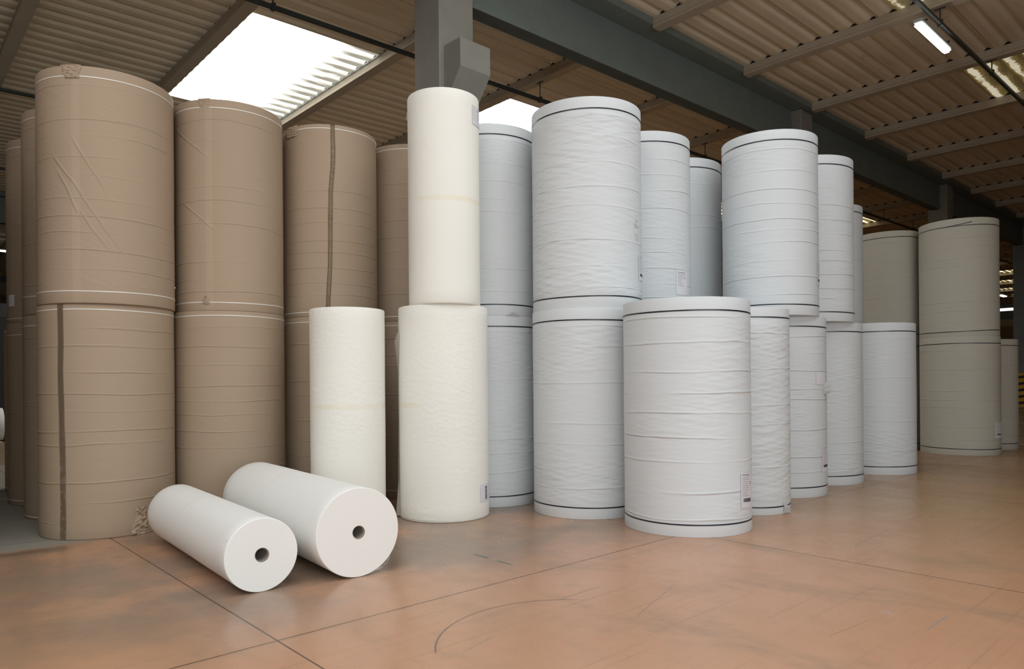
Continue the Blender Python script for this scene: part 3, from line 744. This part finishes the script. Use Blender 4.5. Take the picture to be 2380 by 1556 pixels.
def tape(R, pts, wd, mat, parent, off=.003, seed=0):
    """long strip; pts = (theta in degrees, z) along its centre"""
    bm = bmesh.new(); uvl = bm.loops.layers.uv.new('UVMap'); rows = []; n = 80
    for i in range(n + 1):
        f = i / n * (len(pts) - 1); k = min(int(f), len(pts) - 2); q = f - k
        th = pts[k][0] * (1 - q) + pts[k + 1][0] * q; z = pts[k][1] * (1 - q) + pts[k + 1][1] * q
        w2 = math.degrees(wd / R) / 2 * (1 + .12 * noise.noise(Vector((z * 4, seed, 0)))); rr = []
        th += .35 * noise.noise(Vector((z * 3, seed + 4, 0)))
        for j in range(5):
            e = .0025 * abs(noise.noise(Vector((j * .9 + seed, z * 11, 2))))
            rr.append((bm.verts.new(surf(R + off + e, math.radians(th - w2 + w2 * j / 2), z)), (j * wd / 4, z)))
        rows.append(rr)
    for a, b in zip(rows, rows[1:]):
        for j in range(4):
            f = bm.faces.new((a[j][0], a[j + 1][0], b[j + 1][0], b[j][0])); f.smooth = True
            for lp, s in zip(f.loops, (a[j], a[j + 1], b[j + 1], b[j])): lp[uvl].uv = s[1]
    bmesh.ops.solidify(bm, geom=list(bm.faces), thickness=.0008)
    return from_bm('packing_tape', bm, mat, parent)
tape(.608, [(-39.6, 2.215), (-39.6, 1.9), (-39.9, 1.6), (-39.0, 1.03), (-38.3, .63), (-38.4, .3), (-38.9, .01)], .058, M['tape_dull'], B1b, off=.004)
tape(.555, [(3.0, 2.218), (3.4, 1.95), (2.6, 1.70), (0.6, 1.45), (-0.1, 1.27), (-.6, .95), (-1.2, .58), (-3.4, .20), (-4.2, .03)], .048, M['tape'], B3t, off=.004, seed=2)
M['flap'] = plain('loose_cream_sheet', (.82, .80, .74), .7)
M['flap_white'] = plain('loose_white_sheet', (.74, .75, .74), .6)
def flap(parent, R, pts, mat, name='loose_paper_flap', thick=.0015):
    """freestanding paper scrap; pts rows of (theta, stand-off, z)"""
    bm = bmesh.new(); g = [[bm.verts.new(surf(R + o, math.radians(t), z)) for t, o, z in row] for row in pts]
    for a, b in zip(g, g[1:]):
        for j in range(len(a) - 1): bm.faces.new((a[j], a[j + 1], b[j + 1], b[j]))
    bmesh.ops.solidify(bm, geom=list(bm.faces), thickness=thick)
    return from_bm(name, bm, mat, parent)
flap(C1, .487, [[(-70, .004, 2.02), (-80, .012, 1.99)], [(-72, .004, 1.93), (-86, .040, 1.90)], [(-74, .004, 1.78), (-87, .026, 1.76)],
                [(-78, .003, 1.60), (-90, .010, 1.58)], [(-80, .003, 1.0), (-92, .008, 1.0)], [(-80, .003, .4), (-90, .014, .38)], [(-78, .003, .02), (-86, .040, .01)]], M['flap'])
flap(W4b, .620, [[(66, .004, 1.26), (69, .01, 1.25)], [(64, .004, 1.31), (74, .085, 1.30)], [(65, .004, 1.36), (76, .075, 1.37)], [(69, .004, 1.40), (72, .01, 1.41)]], M['flap_white'])
flap(S2, .500, [[(53, .004, .13), (60, .010, .12)], [(54, .014, .07), (62, .030, .06)], [(53, .006, .012), (66, .035, .006)]], M['flap_white'])
flap(C2, .382, [[(-80, .003, 1.99), (-84, .006, 1.985)], [(-80, .003, 2.03), (-88, .012, 2.02)], [(-80, .003, 2.07), (-84, .006, 2.06)]], M['flap'])

# ------------------------------------------------------------------ the two rolls lying in front
def lying(x, y, R, ax, L, text, seed):
    a = Vector((ax[0], ax[1], 0)).normalized(); yv = Vector((0, 0, -1)); xv = yv.cross(a)
    r = empty('paper_roll', (0, 0, 0), text, 'paper roll', 'rolls lying on the floor')
    m = Matrix((xv, yv, a)).transposed().to_4x4(); m.translation = Vector((x, y, R + .001)); r.matrix_world = m
    dz = rdisp(seed, .0015)
    roll_body('paper_body', R, L, M['tissue'], r, dz, core=.0505, bev=.005)
    bm = bmesh.new(); n = 48; rings = []
    for rad, z in ((.0500, .004), (.0500, L - .004), (.0455, L - .004), (.0455, .004)):
        rings.append([bm.verts.new(surf(rad, 2 * math.pi * i / n, z)) for i in range(n)])
    for k in range(4):
        for i in range(n): bm.faces.new((rings[k][i], rings[k][(i + 1) % n], rings[(k + 1) % 4][(i + 1) % n], rings[(k + 1) % 4][i]))
    from_bm('core_tube', bm, M['cardboard'], r, smooth=False)
    return r
L1 = lying(2.037, 4.836, .257, (.055, .998), 2.2, 'smaller white roll lying on the floor at front left, hollow core towards the viewer', 61)
L2 = lying(2.718, 4.696, .334, (.077, .997), 2.28, 'larger white roll lying on the floor, right of the smaller lying roll', 62)
flap(L2, .334, [[(128, .001, .002), (133, .004, .002)], [(136, .006, -.012), (140, .012, -.01)], [(146, .006, -.014), (149, .010, -.01)], [(154, .001, .002), (157, .002, .002)]], M['flap_white'])
for th, zz, R_, p in ((-62, .03, .257, L1), (-78, .035, .257, L1), (92, .01, .257, L1)):
    flap(p, R_, [[(th, .001, zz), (th + 2, .004, zz + .004)], [(th + 1, .012, zz + .012), (th + 3, .010, zz + .016)]], M['flap_white'])

# ------------------------------------------------------------------ things far back at the left edge
def pallet(x, y, w, d, z0=0.0):
    r = empty('wooden_pallet', (x, y, z0), 'wooden pallet stack under the white roll end at the left edge', 'pallet')
    wood = plain('pallet_wood', (.42, .33, .22), .8, var=.2)
    for lev in range(3):
        z = lev * .14
        for k in range(5):
            bm = bmesh.new(); yy = -d / 2 + k * (d - .1) / 4; box(bm, -w / 2, w / 2, yy, yy + .1, z + .115, z + .135); from_bm('deck_board', bm, wood, r)
        for k in range(3):
            bm = bmesh.new(); xx = -w / 2 + k * (w - .1) / 2; box(bm, xx, xx + .1, -d / 2, d / 2, z + (.0 if lev == 0 else -.003), z + .1145); from_bm('bearer', bm, wood, r)
    return r
pallet(1.25, 16.6, 1.3, 1.2)
r = empty('paper_roll', (0, 0, 0), 'white roll end on pallets, cut by the far left edge', 'paper roll', 'rolls lying on the floor')
m = Matrix((Vector((0, 0, -1)).cross(Vector((1, 0, 0))), Vector((0, 0, -1)), Vector((1, 0, 0)))).transposed().to_4x4(); m.translation = Vector((.62, 16.6, .420 + .31)); r.matrix_world = m
roll_body('paper_body', .305, 1.32, M['tissue'], r, rdisp(3, .001), core=.04, bev=.01)
t = plain('black_tarpaulin', (.008, .008, .009), .6)
bm = bmesh.new(); n = 14
pts = []
for k, (z, s) in enumerate(((0, 1.0), (.8, 1.02), (1.8, .98), (2.9, .97), (3.15, .80))):
    pts.append([bm.verts.new((math.copysign(min(abs(math.cos(a)) * 1.25, 1), math.cos(a)) * .95 * s, math.copysign(min(abs(math.sin(a)) * 1.25, 1), math.sin(a)) * .8 * s, z + .03 * math.sin(3 * a + k))) if k else
                bm.verts.new((math.copysign(min(abs(math.cos(a)) * 1.25, 1), math.cos(a)) * .95, math.copysign(min(abs(math.sin(a)) * 1.25, 1), math.sin(a)) * .8, 0)) for a in [2 * math.pi * i / 28 for i in range(28)]])
for a, b in zip(pts, pts[1:]):
    for i in range(28): bm.faces.new((a[i], a[(i + 1) % 28], b[(i + 1) % 28], b[i]))
bm.faces.new(pts[0][::-1]); bm.faces.new(pts[-1])
o = from_bm('covered_stack', bm, t); o.location = (1.75, 18.6, 0)
o['label'] = 'tall black sheeted stack in the dark behind the left-edge rolls'; o['category'] = 'covered stack'
